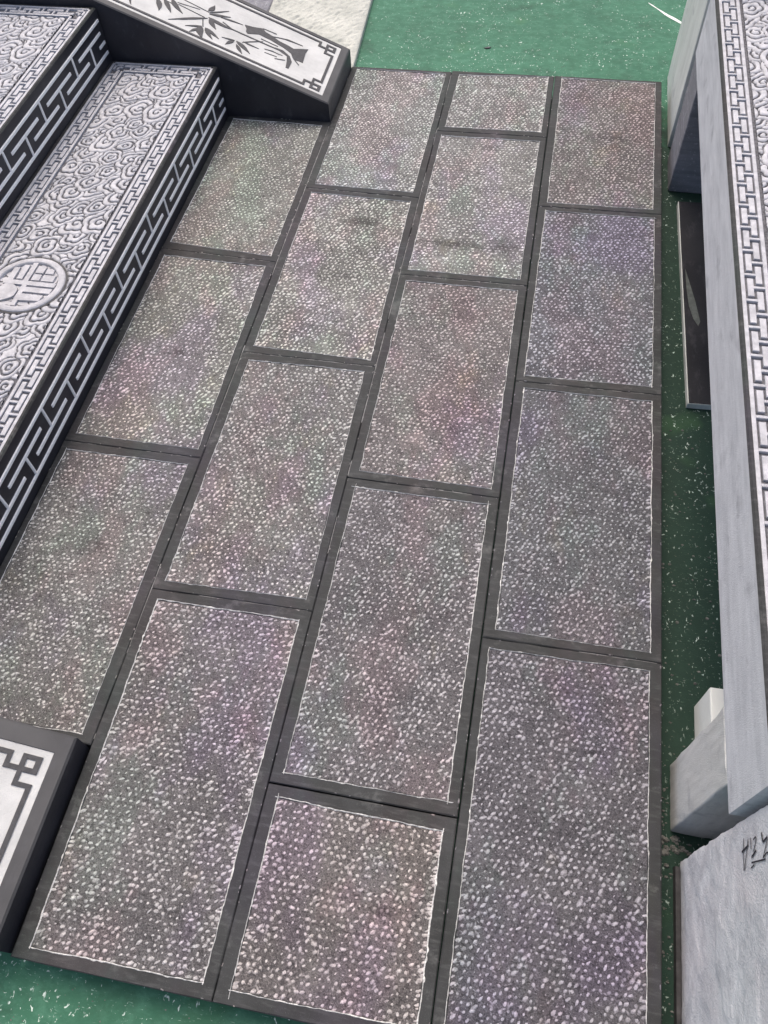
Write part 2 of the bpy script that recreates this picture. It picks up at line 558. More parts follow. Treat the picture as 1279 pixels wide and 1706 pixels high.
GROUP = 'pecked paving slabs laid in staggered columns'


def slab_things():
    for col in 'ABCD':
        keys = sorted(k for k in PANELS if k[0] == col)
        x0, x1 = COLX[col]
        for i, k in enumerate(keys):
            TL, TR, BL, BR = PANELS[k]
            gap = 0.0006
            if i == 0:
                tl, tr = TOPY[col], TOPY[col]
            else:
                p = PANELS[keys[i - 1]]
                tl, tr = (p[2][1] + TL[1]) / 2 - gap, (p[3][1] + TR[1]) / 2 - gap
            if i == len(keys) - 1:
                bl = br = -3.1645 if col != 'A' else -2.7535
            else:
                p = PANELS[keys[i + 1]]
                g2 = gap + (0.002 if k == 'C3' else 0)
                bl, br = (p[0][1] + BL[1]) / 2 + g2, (p[1][1] + BR[1]) / 2 + g2
            yield k, (TL, TR, BR, BL), ((x0, tl), (x1, tr), (x1, br), (x0, bl))


def make_slab(k, inner, outer):
    cx = sum(p[0] for p in outer) / 4
    cy = sum(p[1] for p in outer) / 4
    root = thing('paving_slab', LABEL[k], 'paving slab', (cx, cy, FLOOR), GROUP)
    dz = random.uniform(-0.0008, 0.0008)
    # body: outer block with a shallow sunk field
    dep, ch = 0.0022, 0.0022
    cen = Vector((cx, cy))

    def inset(pts, d):
        out = []
        for p in pts:
            q = Vector(p)
            out.append((q.x + math.copysign(d, cx - q.x), q.y + math.copysign(d, cy - q.y)))
        return out
    rings = [(outer, FLOOR), (outer, dz - ch), (inset(outer, ch), dz), (list(inner), dz), (inset(inner, 0.002), dz - dep)]
    V, F = [], []
    # subdivide the sides a little and let the worked edges wander
    n = 14

    def ring(pts, z, j):
        r = []
        for a in range(4):
            p, q = Vector(pts[a]), Vector(pts[(a + 1) % 4])
            for b in range(n):
                v = p.lerp(q, b / n)
                w = j * (random.random() - .5)
                r.append((v.x + w, v.y + j * (random.random() - .5), z))
        return r
    for (pts, z), j in zip(rings, (0, 0.0006, 0.0016, 0.0024, 0.0024)):
        V += ring(pts, z, j)
    m = 4 * n
    for a in range(4):
        for b in range(m):
            F.append((a * m + b, a * m + (b + 1) % m, (a + 1) * m + (b + 1) % m, (a + 1) * m + b))
    F.append(tuple(range(m)))
    mb = MB()
    mb.face_list(V, F)
    body = mb.build('honed_margin', M['margin'], root)
    fix_normals(body)
    # pecked field
    TL, TR, BR, BL = [Vector(p) for p in inner]
    nu, nv = 48, max(24, int(96 * (TL.y - BL.y) / 0.75))
    u = np.linspace(0, 1, nu)[None, :]
    v = np.linspace(0, 1, nv)[:, None]

    def bil(u, v):
        x = (TL.x * (1 - u) + TR.x * u) * (1 - v) + (BL.x * (1 - u) + BR.x * u) * v
        y = (TL.y * (1 - u) + TR.y * u) * (1 - v) + (BL.y * (1 - u) + BR.y * u) * v
        return x, y
    X, Y = bil(u, v)
    h = fbm(X * 60 + 9, Y * 60 + 70, 3, 2)
    edge = np.minimum(np.minimum(u, 1 - u) * 50, np.minimum(v, 1 - v) * 100).clip(0, 1)
    Z = dz - dep + 0.0004 + (h - .5) * 0.0028 * edge
    fo = grid('pecked_field', X, Y, Z, M['pecked'], root)
    fo.color = (*CAST[k], 1)
    # the pecks: one small raised bruise for each blow of the point
    W, Ln = (TR - TL).length, (TL - BL).length
    sp = 0.0141 * random.uniform(.95, 1.06)
    mb = MB()
    ang0 = random.uniform(0.6, 1.0)
    rmul, elk, wander = random.uniform(.9, 1.1), random.uniform(.85, 1.15), random.uniform(.18, .4)
    ph = random.random() * 40
    fl = random.random() * 50
    rows = int(Ln / (sp * 0.9))
    cols = int(W / sp)
    for r in range(rows):
        for c in range(cols):
            dens = float(vnoise(np.array(c / 5.0 + ph), np.array(r / 5.0 + ph), 19))
            if random.random() < 0.02 + .10 * max(0, dens - .6) * 2:
                continue
            uu = (c + 0.5 + 0.5 * (r % 2) - .25 + random.gauss(0, .12)) / cols
            vv = (r + 0.5 + random.gauss(0, .12)) / rows
            if not (0.012 < uu < 0.988 and 0.006 < vv < 0.994):
                continue
            peck(mb, *bil(uu, vv), dz - dep, ang0 + random.gauss(0, wander), random.uniform(.0019, .0028) * rmul * (.9 + .2 * dens), max(.9, random.choice((1.0, 1.2, 1.5, 1.8, 2.4)) * elk))
            if random.random() < 0.9:
                u2, v2 = uu + random.uniform(-.5, .5) / cols, vv + random.uniform(-.5, .5) / rows
                if 0.012 < u2 < 0.988 and 0.006 < v2 < 0.994:
                    peck(mb, *bil(u2, v2), dz - dep, random.uniform(0, 3.1), random.uniform(.0009, .0018), random.uniform(1.2, 4.0), 0.35)
    # short side strokes dragged from the scribed edge
    for vv in np.arange(0.01, 0.99, 0.017):
        for uu in (0.012, 0.988):
            if random.random() < .55:
                peck(mb, *bil(uu + random.uniform(-.004, .004), vv + random.gauss(0, .003)), dz - dep, random.uniform(.1, .6), random.uniform(.0016, .003), random.uniform(2, 3.6))
    # tiny pale nicks knocked off the arrises
    for a in range(4):
        p, q = Vector(outer[a]), Vector(outer[(a + 1) % 4])
        for _ in range(int((q - p).length * 9)):
            c_ = p.lerp(q, random.random())
            x_ = c_.x + math.copysign(random.uniform(.0015, .0030), cx - c_.x)
            y_ = c_.y + math.copysign(random.uniform(.0015, .0030), cy - c_.y)
            along = math.atan2(q.y - p.y, q.x - p.x) + random.gauss(0, .15)
            peck(mb, x_, y_, dz + .0002, along, random.uniform(.0005, .0012), random.uniform(1, 4.5), .12)
    o = mb.build('peck_marks', M['peck'], root, smooth=True)
    o.color = (*CAST[k], 1)
    o.data.attributes.new('bruise', 'FLOAT', 'POINT').data.foreach_set('value', np.array(mb.br, dtype=np.float32))
    o['kind'] = 'stuff'
    # scribed outline, one cut line per side, overshooting where the photo shows crossings
    over = {'C4': .012, 'C3': .008, 'B0': .0, 'D1': .004}.get(k, .002)
    cs = [TL, TR, BR, BL]
    for a in range(4):
        p, q = cs[a], cs[(a + 1) % 4]
        d = (q - p).normalized()
        nrm = Vector((-d.y, d.x))
        p2, q2 = p - d * over * random.random() * 1.6, q + d * over * random.random() * 1.6
        mb = MB()
        N_ = max(12, int((q2 - p2).length / 0.008))
        base = random.uniform(.0011, .0017) * (1.25 if k in ('B3', 'C4') else 1)
        pts = []
        wob = 0
        for b in range(N_ + 1):
            wob = wob * .8 + random.gauss(0, .0004)
            c = p2.lerp(q2, b / N_) + nrm * wob
            w1, w2 = base * random.uniform(.45, 1.15), base * random.uniform(.45, 1.3)
            if random.random() < .08:
                w2 *= 2.2
            pts += [(c.x - nrm.x * w1, c.y - nrm.y * w1, dz - .0009), (c.x, c.y, dz + .0011), (c.x + nrm.x * w2, c.y + nrm.y * w2, dz - .0009)]
        mb.face_list(pts, [f for b in range(N_) for f in ((3 * b, 3 * b + 1, 3 * b + 4, 3 * b + 3), (3 * b + 1, 3 * b + 2, 3 * b + 5, 3 * b + 4))])
        mb.build('scribed_line', M['scribe'], root)


def peck(mb, x, y, z, ang, r, el, hh=1.0):
    """one blow of the point: a bright bruised heart that fades into the stone round it"""
    ca, sa = math.cos(ang), math.sin(ang)
    n = 6
    p = []
    for f, h in ((2.15, -.0010), (1.0, .0002 + r * .22 * hh)):
        for i in range(n):
            t = i * math.tau / n
            k = f * random.uniform(.75, 1.2)
            a, b = math.cos(t) * r * (el if f < 2 else .5 + el * .5) * k, math.sin(t) * r * k
            p.append((x + a * ca - b * sa, y + a * sa + b * ca, z + h))
    o = random.uniform(-.3, .3) * r * el
    p.append((x + o * ca, y + o * sa, z + (0.0006 + r * .42) * hh))
    mb.face_list(p, [(i, (i + 1) % n, (i + 1) % n + n, i + n) for i in range(n)] + [(n + i, n + (i + 1) % n, 2 * n) for i in range(n)])
    mb.br += [0.0] * n + [.75 * hh ** .5] * n + [hh ** .5]


for k, inner, outer in slab_things():
    make_slab(k, inner, outer)

# pale stone dust lying in some of the joints
mb = MB()


def dust(x0, y0, x1, y1, w, keep):
    n = max(4, int(math.hypot(x1 - x0, y1 - y0) / .012))
    d = Vector((x1 - x0, y1 - y0)).normalized()
    nr = Vector((-d.y, d.x))
    for i in range(n):
        if vnoise(np.array(i / 9.0 + x0 * 50), np.array(y0 * 30), 5) > keep:
            continue
        a, b = Vector((x0, y0)).lerp(Vector((x1, y1)), i / n), Vector((x0, y0)).lerp(Vector((x1, y1)), (i + 1) / n)
        w0, w1 = w * random.uniform(.5, 1), w * random.uniform(.5, 1)
        z = -.0016 - random.random() * .001
        mb.face_list([(*(a - nr * w0), z), (*(b - nr * w1), z), (*(b + nr * w1), z), (*(a + nr * w0), z)], [(0, 1, 2, 3)])


dust(-1.1814, -.40, -1.1814, -2.74, .0022, .62)
dust(-.77735, 0.0, -.77735, -2.2, .0020, .55)
for k, inner, outer in slab_things():
    if k[1] != '0' and k != 'C4':
        dust(outer[0][0] + .01, outer[0][1] + .001, outer[1][0] - .01, outer[1][1] + .001, .0020, .55)
o = mb.build('joint_dust', M['dust'])
o['kind'] = 'stuff'
o['label'] = 'pale stone dust lying in the joints between the slabs'

# ------------------------------------------------------------------ carved blocks
RIM = 0.010         # plain margin round the carving
DEPTH = 0.007       # how far the carved ground is sunk


def cloud_field(LY, WX, res, seed):
    """height map of scrolling clouds, LY along y, WX across x"""
    rng = np.random.default_rng(seed)
    ny, nx = int(LY / res) + 1, int(WX / res) + 1
    y = np.linspace(0, LY, ny)[:, None] * np.ones((1, nx))
    x = np.linspace(0, WX, nx)[None, :] * np.ones((ny, 1))
    H = np.full((ny, nx), 0.0)
    K = np.full((ny, nx), 0.0)
    gw = 0.0033
    # seeds on a jittered lattice so clouds pack like scales
    cl = []
    sy, sx = 0.066, 0.068
    for r in range(int(LY / sy) + 3):
        for c in range(int(WX / sx) + 3):
            px = (c - .6 + .5 * (r % 2) + rng.uniform(-.24, .24)) * sx
            py = (r - .6 + rng.uniform(-.24, .24)) * sy
            cl.append((px, py, rng.choice((.042, .050, .058)), rng.random() * 6.28, rng.integers(3, 6), rng.choice((-1, 1)), rng.uniform(1.1, 1.45)))
    cl.sort(key=lambda q: q[1] + .35 * q[0] + q[3] * .022)
    for px, py, R, ph, n, sg, el in cl:
        i0, i1 = max(0, int((py - R * 2) / res)), min(ny, int((py + R * 2) / res))
        j0, j1 = max(0, int((px - R * 2) / res)), min(nx, int((px + R * 2) / res))
        if i0 >= i1 or j0 >= j1:
            continue
        n = float(n)
        dx, dy = x[i0:i1, j0:j1] - px, y[i0:i1, j0:j1] - py
        ax = .9 + (ph - 3.14) * .12              # clouds stretch slantwise across the tread
        ca, sa = math.cos(ax), math.sin(ax)
        el = math.sqrt(el)
        a, b = (dx * ca + dy * sa) / el, (-dx * sa + dy * ca) * el
        rr = np.hypot(a, b)
        th = np.arctan2(b, a)
        lobes = np.abs(np.sin(th * n / 2 + ph))
        B = R * (.84 + .20 * lobes)
        rho = rr / B
        m = rho < 1
        # cuts: lobed outline, a second outline inside it, and a curled eye
        d = np.abs(rho - 1) * B
        d = np.minimum(d, np.abs(rr - R * (.50 + .13 * lobes)))
        t01 = (sg * th / 6.2832 + ph) % 1.0
        er = R * (.10 + .20 * t01)
        d = np.minimum(d, np.where(rr < R * .34, np.abs(rr - er) * 1.15, 1))
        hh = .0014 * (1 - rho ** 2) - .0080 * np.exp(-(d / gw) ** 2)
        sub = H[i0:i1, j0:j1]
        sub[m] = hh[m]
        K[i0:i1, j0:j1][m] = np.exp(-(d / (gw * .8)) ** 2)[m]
    return x, y, H, K


def fret_side(mb, s0, s1, per, to_space, phase):
    """interlocking T fret along one side; s runs along, t across from the outer rail inward"""
    n = max(2, round((s1 - s0) / per))
    per = (s1 - s0) / n
    hl = per * 0.345

    def bar(a0, a1, t0, t1, z):
        p = [to_space(a, t) for a, t in ((a0, t0), (a1, t0), (a1, t1), (a0, t1))]
        e = 0.0009
        q = [to_space(a, t) for a, t in ((a0 + e, t0 + e), (a1 - e, t0 + e), (a1 - e, t1 - e), (a0 + e, t1 - e))]
        pts = [(x, y, -DEPTH) for x, y in p] + [(x, y, z - e) for x, y in p] + [(x, y, z) for x, y in q]
        f = [(8, 9, 10, 11)]
        for i in range(4):
            j = (i + 1) % 4
            f += [(i, j, j + 4, i + 4), (i + 4, j + 4, j + 8, i + 8)]
        mb.face_list(pts, f)
    for i in range(n):
        y = s0 + (i + .25) * per
        bar(y - .0036, y + .0036, .0090, .0325, -.0006)           # stem of the outer T
        bar(y - hl, y + hl, .0325, .0455, -.0010)                   # its head
        y = s0 + (i + .75) * per
        bar(y - .0036, y + .0036, .0270, .0500, -.0006)           # stem of the inner T
        bar(y - hl, y + hl, .0140, .0270, -.0010)                   # its head
    return bar


def carved_block(label, loc_x, x_front, x_back, y0, y1, zb, zt, seed, res, riser=True, side='black', x_top_back=None):
    """long stone with a carved top; front is the side towards +x when riser is set"""
    root = thing('carved_step', label, 'carved stone', ((x_front + x_back) / 2, (y0 + y1) / 2, zb), 'long stone blocks with cloud-carved tops')
    xa, xb = min(x_front, x_back), max(x_front, x_back)
    # body, with the field of the top sunk
    tx0, tx1 = (xa, xb)
    ft = x_top_back
    if ft is not None:                     # carving only on the exposed tread
        cx0, cx1 = (ft, xb)
    else:
        cx0, cx1 = xa, xb
    cx0r, cx1r, cy0, cy1 = cx0 + RIM, cx1 - RIM, y0 + RIM, y1 - RIM
    c = 0.004
    mb = MB()
    o_lo = [(xa, y0, zb), (xb, y0, zb), (xb, y1, zb), (xa, y1, zb)]
    o_hi = [(p[0], p[1], zt - c) for p in o_lo]
    o_top = [(xa + c, y0 + c, zt), (xb - c, y0 + c, zt), (xb - c, y1 - c, zt), (xa + c, y1 - c, zt)]
    i_top = [(cx0r, cy0, zt), (cx1r, cy0, zt), (cx1r, cy1, zt), (cx0r, cy1, zt)]
    i_bot = [(p[0], p[1], zt - DEPTH) for p in i_top]
    V = o_lo + o_hi + o_top + i_top + i_bot
    F = [(3, 2, 1, 0), (16, 17, 18, 19)]
    for a in range(4):
        for i in range(4):
            j = (i + 1) % 4
            F.append((a * 4 + i, a * 4 + j, a * 4 + 4 + j, a * 4 + 4 + i))
    mb.face_list(V, F)
    body = mb.build('block_body', [M['margin'], M[side], M['fret_ground']], root)
    fix_normals(body)
    for p in body.data.polygons:
        if abs(p.normal.z) < .3 and p.center.z < zt - c - .001:
            p.material_index = 1
        if p.normal.z > .9 and p.center.z < zt - .005:
            p.material_index = 2
    # fret border
    mb = MB()
    W, Ln = cx1r - cx0r, cy1 - cy0
    sides = [
        (lambda s, t: (cx1r - t, cy0 + s), Ln), (lambda s, t: (cx0r + t, cy1 - s), Ln),
        (lambda s, t: (cx1r - s, cy1 - t), W), (lambda s, t: (cx0r + s, cy0 + t), W)]
    for f, l in sides:
        n0 = len(mb.v)
        fr = fret_side(mb, .060, l - .060, .0795, f, 0)
        fr(0.0, l, .0, .0090, -.0004)
        fr(.0500, l - .0500, .0500, .0590, -.0004)
        for e in (0, 1):                                            # corner hooks
            a = (lambda s, t: f(s, t)) if e == 0 else (lambda s, t: f(l - s, t))
            fr2 = (lambda a0, a1, t0, t1, z: fr(a0, a1, t0, t1, z)) if e == 0 else (lambda a0, a1, t0, t1, z: fr(l - a1, l - a0, t0, t1, z))
            fr2(.0140, .0470, .0138, .0215, -.0010)
            fr2(.0270, .0470, .0275, .0350, -.0010)
    mb.v = [(x, y, z + zt) for x, y, z in mb.v]
    fo = mb.build('fret_border', M['carved'], root)
    fix_normals(fo)
    # clouds
    ins = .068
    xs, ys, H, K = cloud_field(Ln - 2 * ins, W - 2 * ins, res, seed)
    rd = np.hypot(xs + cx0r + ins - (cx0r + cx1r) / 2 + .004, ys + cy0 + ins - (y0 + y1) / 2 - .001)
    H = np.where(rd < .121, np.minimum(H, -.0042), H)
    co = grid('cloud_relief', xs + cx0r + ins, ys + cy0 + ins, H + zt - .0022, M['clouds'], root)
    co.data.attributes.new('cut', 'FLOAT', 'POINT').data.foreach_set('value', K.ravel().astype(np.float32))
    # roundel with the blessing character
    cxm, cym = (cx0r + cx1r) / 2 - .004, (y0 + y1) / 2 + 0.001
    roundel(root, cxm, cym, zt)
    if riser:
        mb = MB()
        x = x_front
        P = .268
        h = zt - (zb if zb > 0 else 0.0)
        k = h / .187
        zl = (zb if zb > 0 else 0.0)
        T, M1, M2, Bz = zl + .148 * k, zl + .110 * k, zl + .072 * k, zl + .0355 * k
        hw = .0052

        def rb(ya, yb, za, zb_):
            ya, yb = max(ya, y0 + .012), min(yb, y1 - .012)
            if yb - ya > .004:
                e = .0012
                p = [(x, ya, za), (x, yb, za), (x, yb, zb_), (x, ya, zb_)]
                q = [(x + .0035, ya + e, za + e), (x + .0035, yb - e, za + e), (x + .0035, yb - e, zb_ - e), (x + .0035, ya + e, zb_ - e)]
                mb.face_list(p + q, [(4, 5, 6, 7)] + [(i, (i + 1) % 4, (i + 1) % 4 + 4, i + 4) for i in range(4)])
        rb(y0, y1, T - hw, T + hw)
        rb(y0, y1, Bz - hw, Bz + hw)
        yB = -0.500
        i = 0
        while yB > y0 - P:
            rb(yB - .097, yB + .097, M1 - hw, M1 + hw)
            rb(yB - .0042, yB + .0042, Bz + hw, M1 - hw)
            yT = yB - P / 2
            rb(yT - .097, yT + .097, M2 - hw, M2 + hw)
            rb(yT - .0042, yT + .0042, M2 + hw, T - hw)
            yB -= P
        rb(y1 - .06, y1 - .012, M2 - hw, M2 + hw)
        r_ = mb.build('riser_fret', M['riser_white'], root)
        fix_normals(r_)
    return root


def roundel(root, cx, cy, zt):
    def sp(p, q, h):                        # p towards +y, q towards -x
        return (cx - q, cy + p, zt + h)
    mb = MB()
    n = 72
    prof = [(.1135, -.010), (.1115, -.001), (.108, .0016), (.101, .0024), (.094, .0016), (.0915, -.001), (.0895, -.0075)]
    pts, f = [], []
    for i in range(n):
        t = i * math.tau / n
        for r, h in prof:
            pts.append(sp(r * math.cos(t), r * math.sin(t), h))
    m = len(prof)
    for i in range(n):
        for j in range(m - 1):
            a, b = i * m + j, ((i + 1) % n) * m + j
            f.append((a, b, b + 1, a + 1))
    mb.face_list(pts, f)
    fd = MB()
    fd.face_list([sp(.0895 * math.cos(i * math.tau / n), .0895 * math.sin(i * math.tau / n), -.0074) for i in range(n)] + [sp(.1185 * math.cos(i * math.tau / n), .1185 * math.sin(i * math.tau / n), -.0030) for i in range(n)] + [sp(.1125 * math.cos(i * math.tau / n), .1125 * math.sin(i * math.tau / n), -.0030) for i in range(n)], [tuple(range(n))] + [(n + i, n + (i + 1) % n, 2 * n + (i + 1) % n, 2 * n + i) for i in range(n)])
    fix_normals(fd.build('roundel_field', M['inlay'], root))
    o = mb.build('roundel_ring', M['carved'], root, smooth=False)
    fix_normals(o)
    mb = MB()

    def st(p0, p1, q0, q1):
        poly = []
        for p, q in ((p0, q0), (p1, q0), (p1, q1), (p0, q1)):
            r = math.hypot(p, q)
            k = min(1, .0905 / r)
            poly.append((p * k, q * k))
        mb.prism(poly, sp, -.0080, -.0002)
    st(-.004, .0125, -.088, .072)          # long upright
    st(.0125, .090, .000, .0150)           # bar over the field sign
    st(.019, .078, .0215, .0385)           # short bar
    st(-.088, -.004, -.004, .010)          # crossbar of the left sign
    st(.0125, .066, .047, .066)            # top bar
    for p0, p1, q0, q1 in ((.049, .078, -.0060, -.031), (.049, .070, -.037, -.062), (.018, .043, -.0060, -.031), (.018, .043, -.037, -.074)):
        st(p0, p1, q1, q0)                  # the four cells
    st(-.031, -.011, -.086, -.004)         # legs of the left sign
    st(-.066, -.039, -.070, -.004)
    blob = [(-.036 + .036 * math.cos(t) * (1 + .15 * math.sin(3 * t)), .045 + .030 * math.sin(t)) for t in np.linspace(0, math.tau, 20, endpoint=False)]
    mb.prism([(p * min(1, .09 / math.hypot(p, q)), q * min(1, .09 / math.hypot(p, q))) for p, q in blob], sp, -.0080, -.0006)
    o = mb.build('blessing_character', M['carved'], root)
    fix_normals(o)


carved_block('lower carved step with round character medallion, its black key-fret riser touching the pecked slabs',
             0, -1.5835, -2.395, -2.765, -0.377, FLOOR, 0.187, 5, .0022, True, 'black', -1.990)
carved_block('upper carved step in the upper left corner, resting on the lower step',
             0, -1.9895, -2.400, -2.765, -0.377, 0.1895, 0.369, 5, .0026, True, 'black')
carved_block('raised carved stone on the right with a pale sawn flank, propped on rough stone blocks',
             0, 0.470, 0.0615, -2.747, -0.342, 0.299, 0.499, 9, .0030, False, 'sawn')

# ------------------------------------------------------------------ sloping cheek stones
TN = 0.40
CSN = 1 / math.hypot(1, TN)
SIN = TN * CSN


def cheek(label, xe, z0, yf, w, m_lo, m_hi, art):
    """wedge rising towards -x; yf is its low-y face"""
    L_ = 1.30
    root = thing('sloping_cheek_stone', label, 'sloping stone', (xe - L_ / 2, yf + w / 2, FLOOR), 'sloping stones that flank the carved steps')

    def fr(u, v, h):                        # u up the slope from the low end, v across (+y), h out of the slope
        return (xe - u * CSN + h * SIN, yf + v, z0 + u * SIN + h * CSN)
    U = L_ / CSN
    a, b = .0300, None
    mb = MB()
    c = .004
    x_hi = xe - L_
    zt = z0 + L_ * TN
    D = -.003
    # rings: bottom, top outer (below chamfer), chamfered top, inner edge, sunk inner edge
    o_lo = [(xe, yf, FLOOR), (xe, yf + w, FLOOR), (x_hi, yf + w, FLOOR), (x_hi, yf, FLOOR)]
    o_hi = [fr(0, 0, -c), fr(0, w, -c), fr(U, w, -c), fr(U, 0, -c)]
    o_hi = [(xe, yf, z0 - c), (xe, yf + w, z0 - c), (x_hi, yf + w, zt - c), (x_hi, yf, zt - c)]
    o_t = [fr(c, c, 0), fr(c, w - c, 0), fr(U - c, w - c, 0), fr(U - c, c, 0)]
    i_t = [fr(a, m_lo, 0), fr(a, w - m_hi, 0), fr(U - a, w - m_hi, 0), fr(U - a, m_lo, 0)]
    i_b = [fr(a + .001, m_lo + .001, D), fr(a + .001, w - m_hi - .001, D), fr(U - a - .001, w - m_hi - .001, D), fr(U - a - .001, m_lo + .001, D)]
    F = [(3, 2, 1, 0)]
    for k in range(4):
        for i in range(4):
            j = (i + 1) % 4
            F.append((k * 4 + i, k * 4 + j, k * 4 + 4 + j, k * 4 + 4 + i))
    mb.face_list(o_lo + o_hi + o_t + i_t + i_b, F)
    body = mb.build('stone_body', [M['honed'], M['black']], root)
    fix_normals(body)
    for p in body.data.polygons:
        if (abs(p.normal.y) > .7 and p.center.z < zt) or (not art and p.normal.x > .9):
            p.material_index = 1
    # white sunk panel
    nu, nv = 240, 70
    u = np.linspace(a + .001, U - a - .001, nu)[:, None] * np.ones((1, nv))
    v = np.linspace(m_lo + .001, w - m_hi - .001, nv)[None, :] * np.ones((nu, 1))
    h = D + .0003 + .0008 * (fbm(u * 90, v * 90, 21, 2) - .5)
    X, Y, Z = fr(u, v, h)
    pn = grid('white_panel', X, Y, Z, M['white'], root)
    # dark frame line with knotted corners; (p,q) measured from the white corner
    mb = MB()
    wl_ = .0098

    def seg(p0, q0, p1, q1, ww=wl_):
        d = Vector((p1 - p0, q1 - q0))
        n_ = Vector((-d.y, d.x)).normalized() * ww / 2
        e = d.normalized() * ww / 2
        return [(p0 - e.x + n_.x, q0 - e.y + n_.y), (p1 + e.x + n_.x, q1 + e.y + n_.y), (p1 + e.x - n_.x, q1 + e.y - n_.y), (p0 - e.x - n_.x, q0 - e.y - n_.y)]
    wid = w - m_lo - m_hi
    len_ = U - 2 * a
    kk = wid / .322
    # knot drawn as abutting rectangles so nothing overlaps
    rects = [(.017, .057, .016, .0255), (.017, .057, .0415, .052), (.0465, .057, .0255, .0415), (.017, .0285, .0255, .0415),
             (.057, .086, .0415, .0515), (.0765, .086, .026, .0415), (.0465, .0560, .052, .081), (.027, .0465, .0715, .081)]
    for flip in (0, 1):
        for far in (0, 1):
            for p0, p1, q0, q1 in rects:
                def tr(p, q):
                    return (a + (p if not far else len_ - p), m_lo + (q if not flip else wid - q))
                mb.prism([tr(p0, q0), tr(p1, q0), tr(p1, q1), tr(p0, q1)], fr, D - .002, -.0002)
    for q0 in (.016, wid - .026):
        mb.prism([(a + .0765, m_lo + q0), (a + len_ - .0765, m_lo + q0), (a + len_ - .0765, m_lo + q0 + .010), (a + .0765, m_lo + q0 + .010)], fr, D - .002, -.0003)
    for p0 in (.017, len_ - .027):
        mb.prism([(a + p0, m_lo + .0715), (a + p0 + .010, m_lo + .0715), (a + p0 + .010, m_lo + wid - .0715), (a + p0, m_lo + wid - .0715)], fr, D - .002, -.0003)
    o = mb.build('corner_fret_frame', M['inlay'], root)
    fix_normals(o)
    if art:
        bamboo(root, fr, D)
    return root


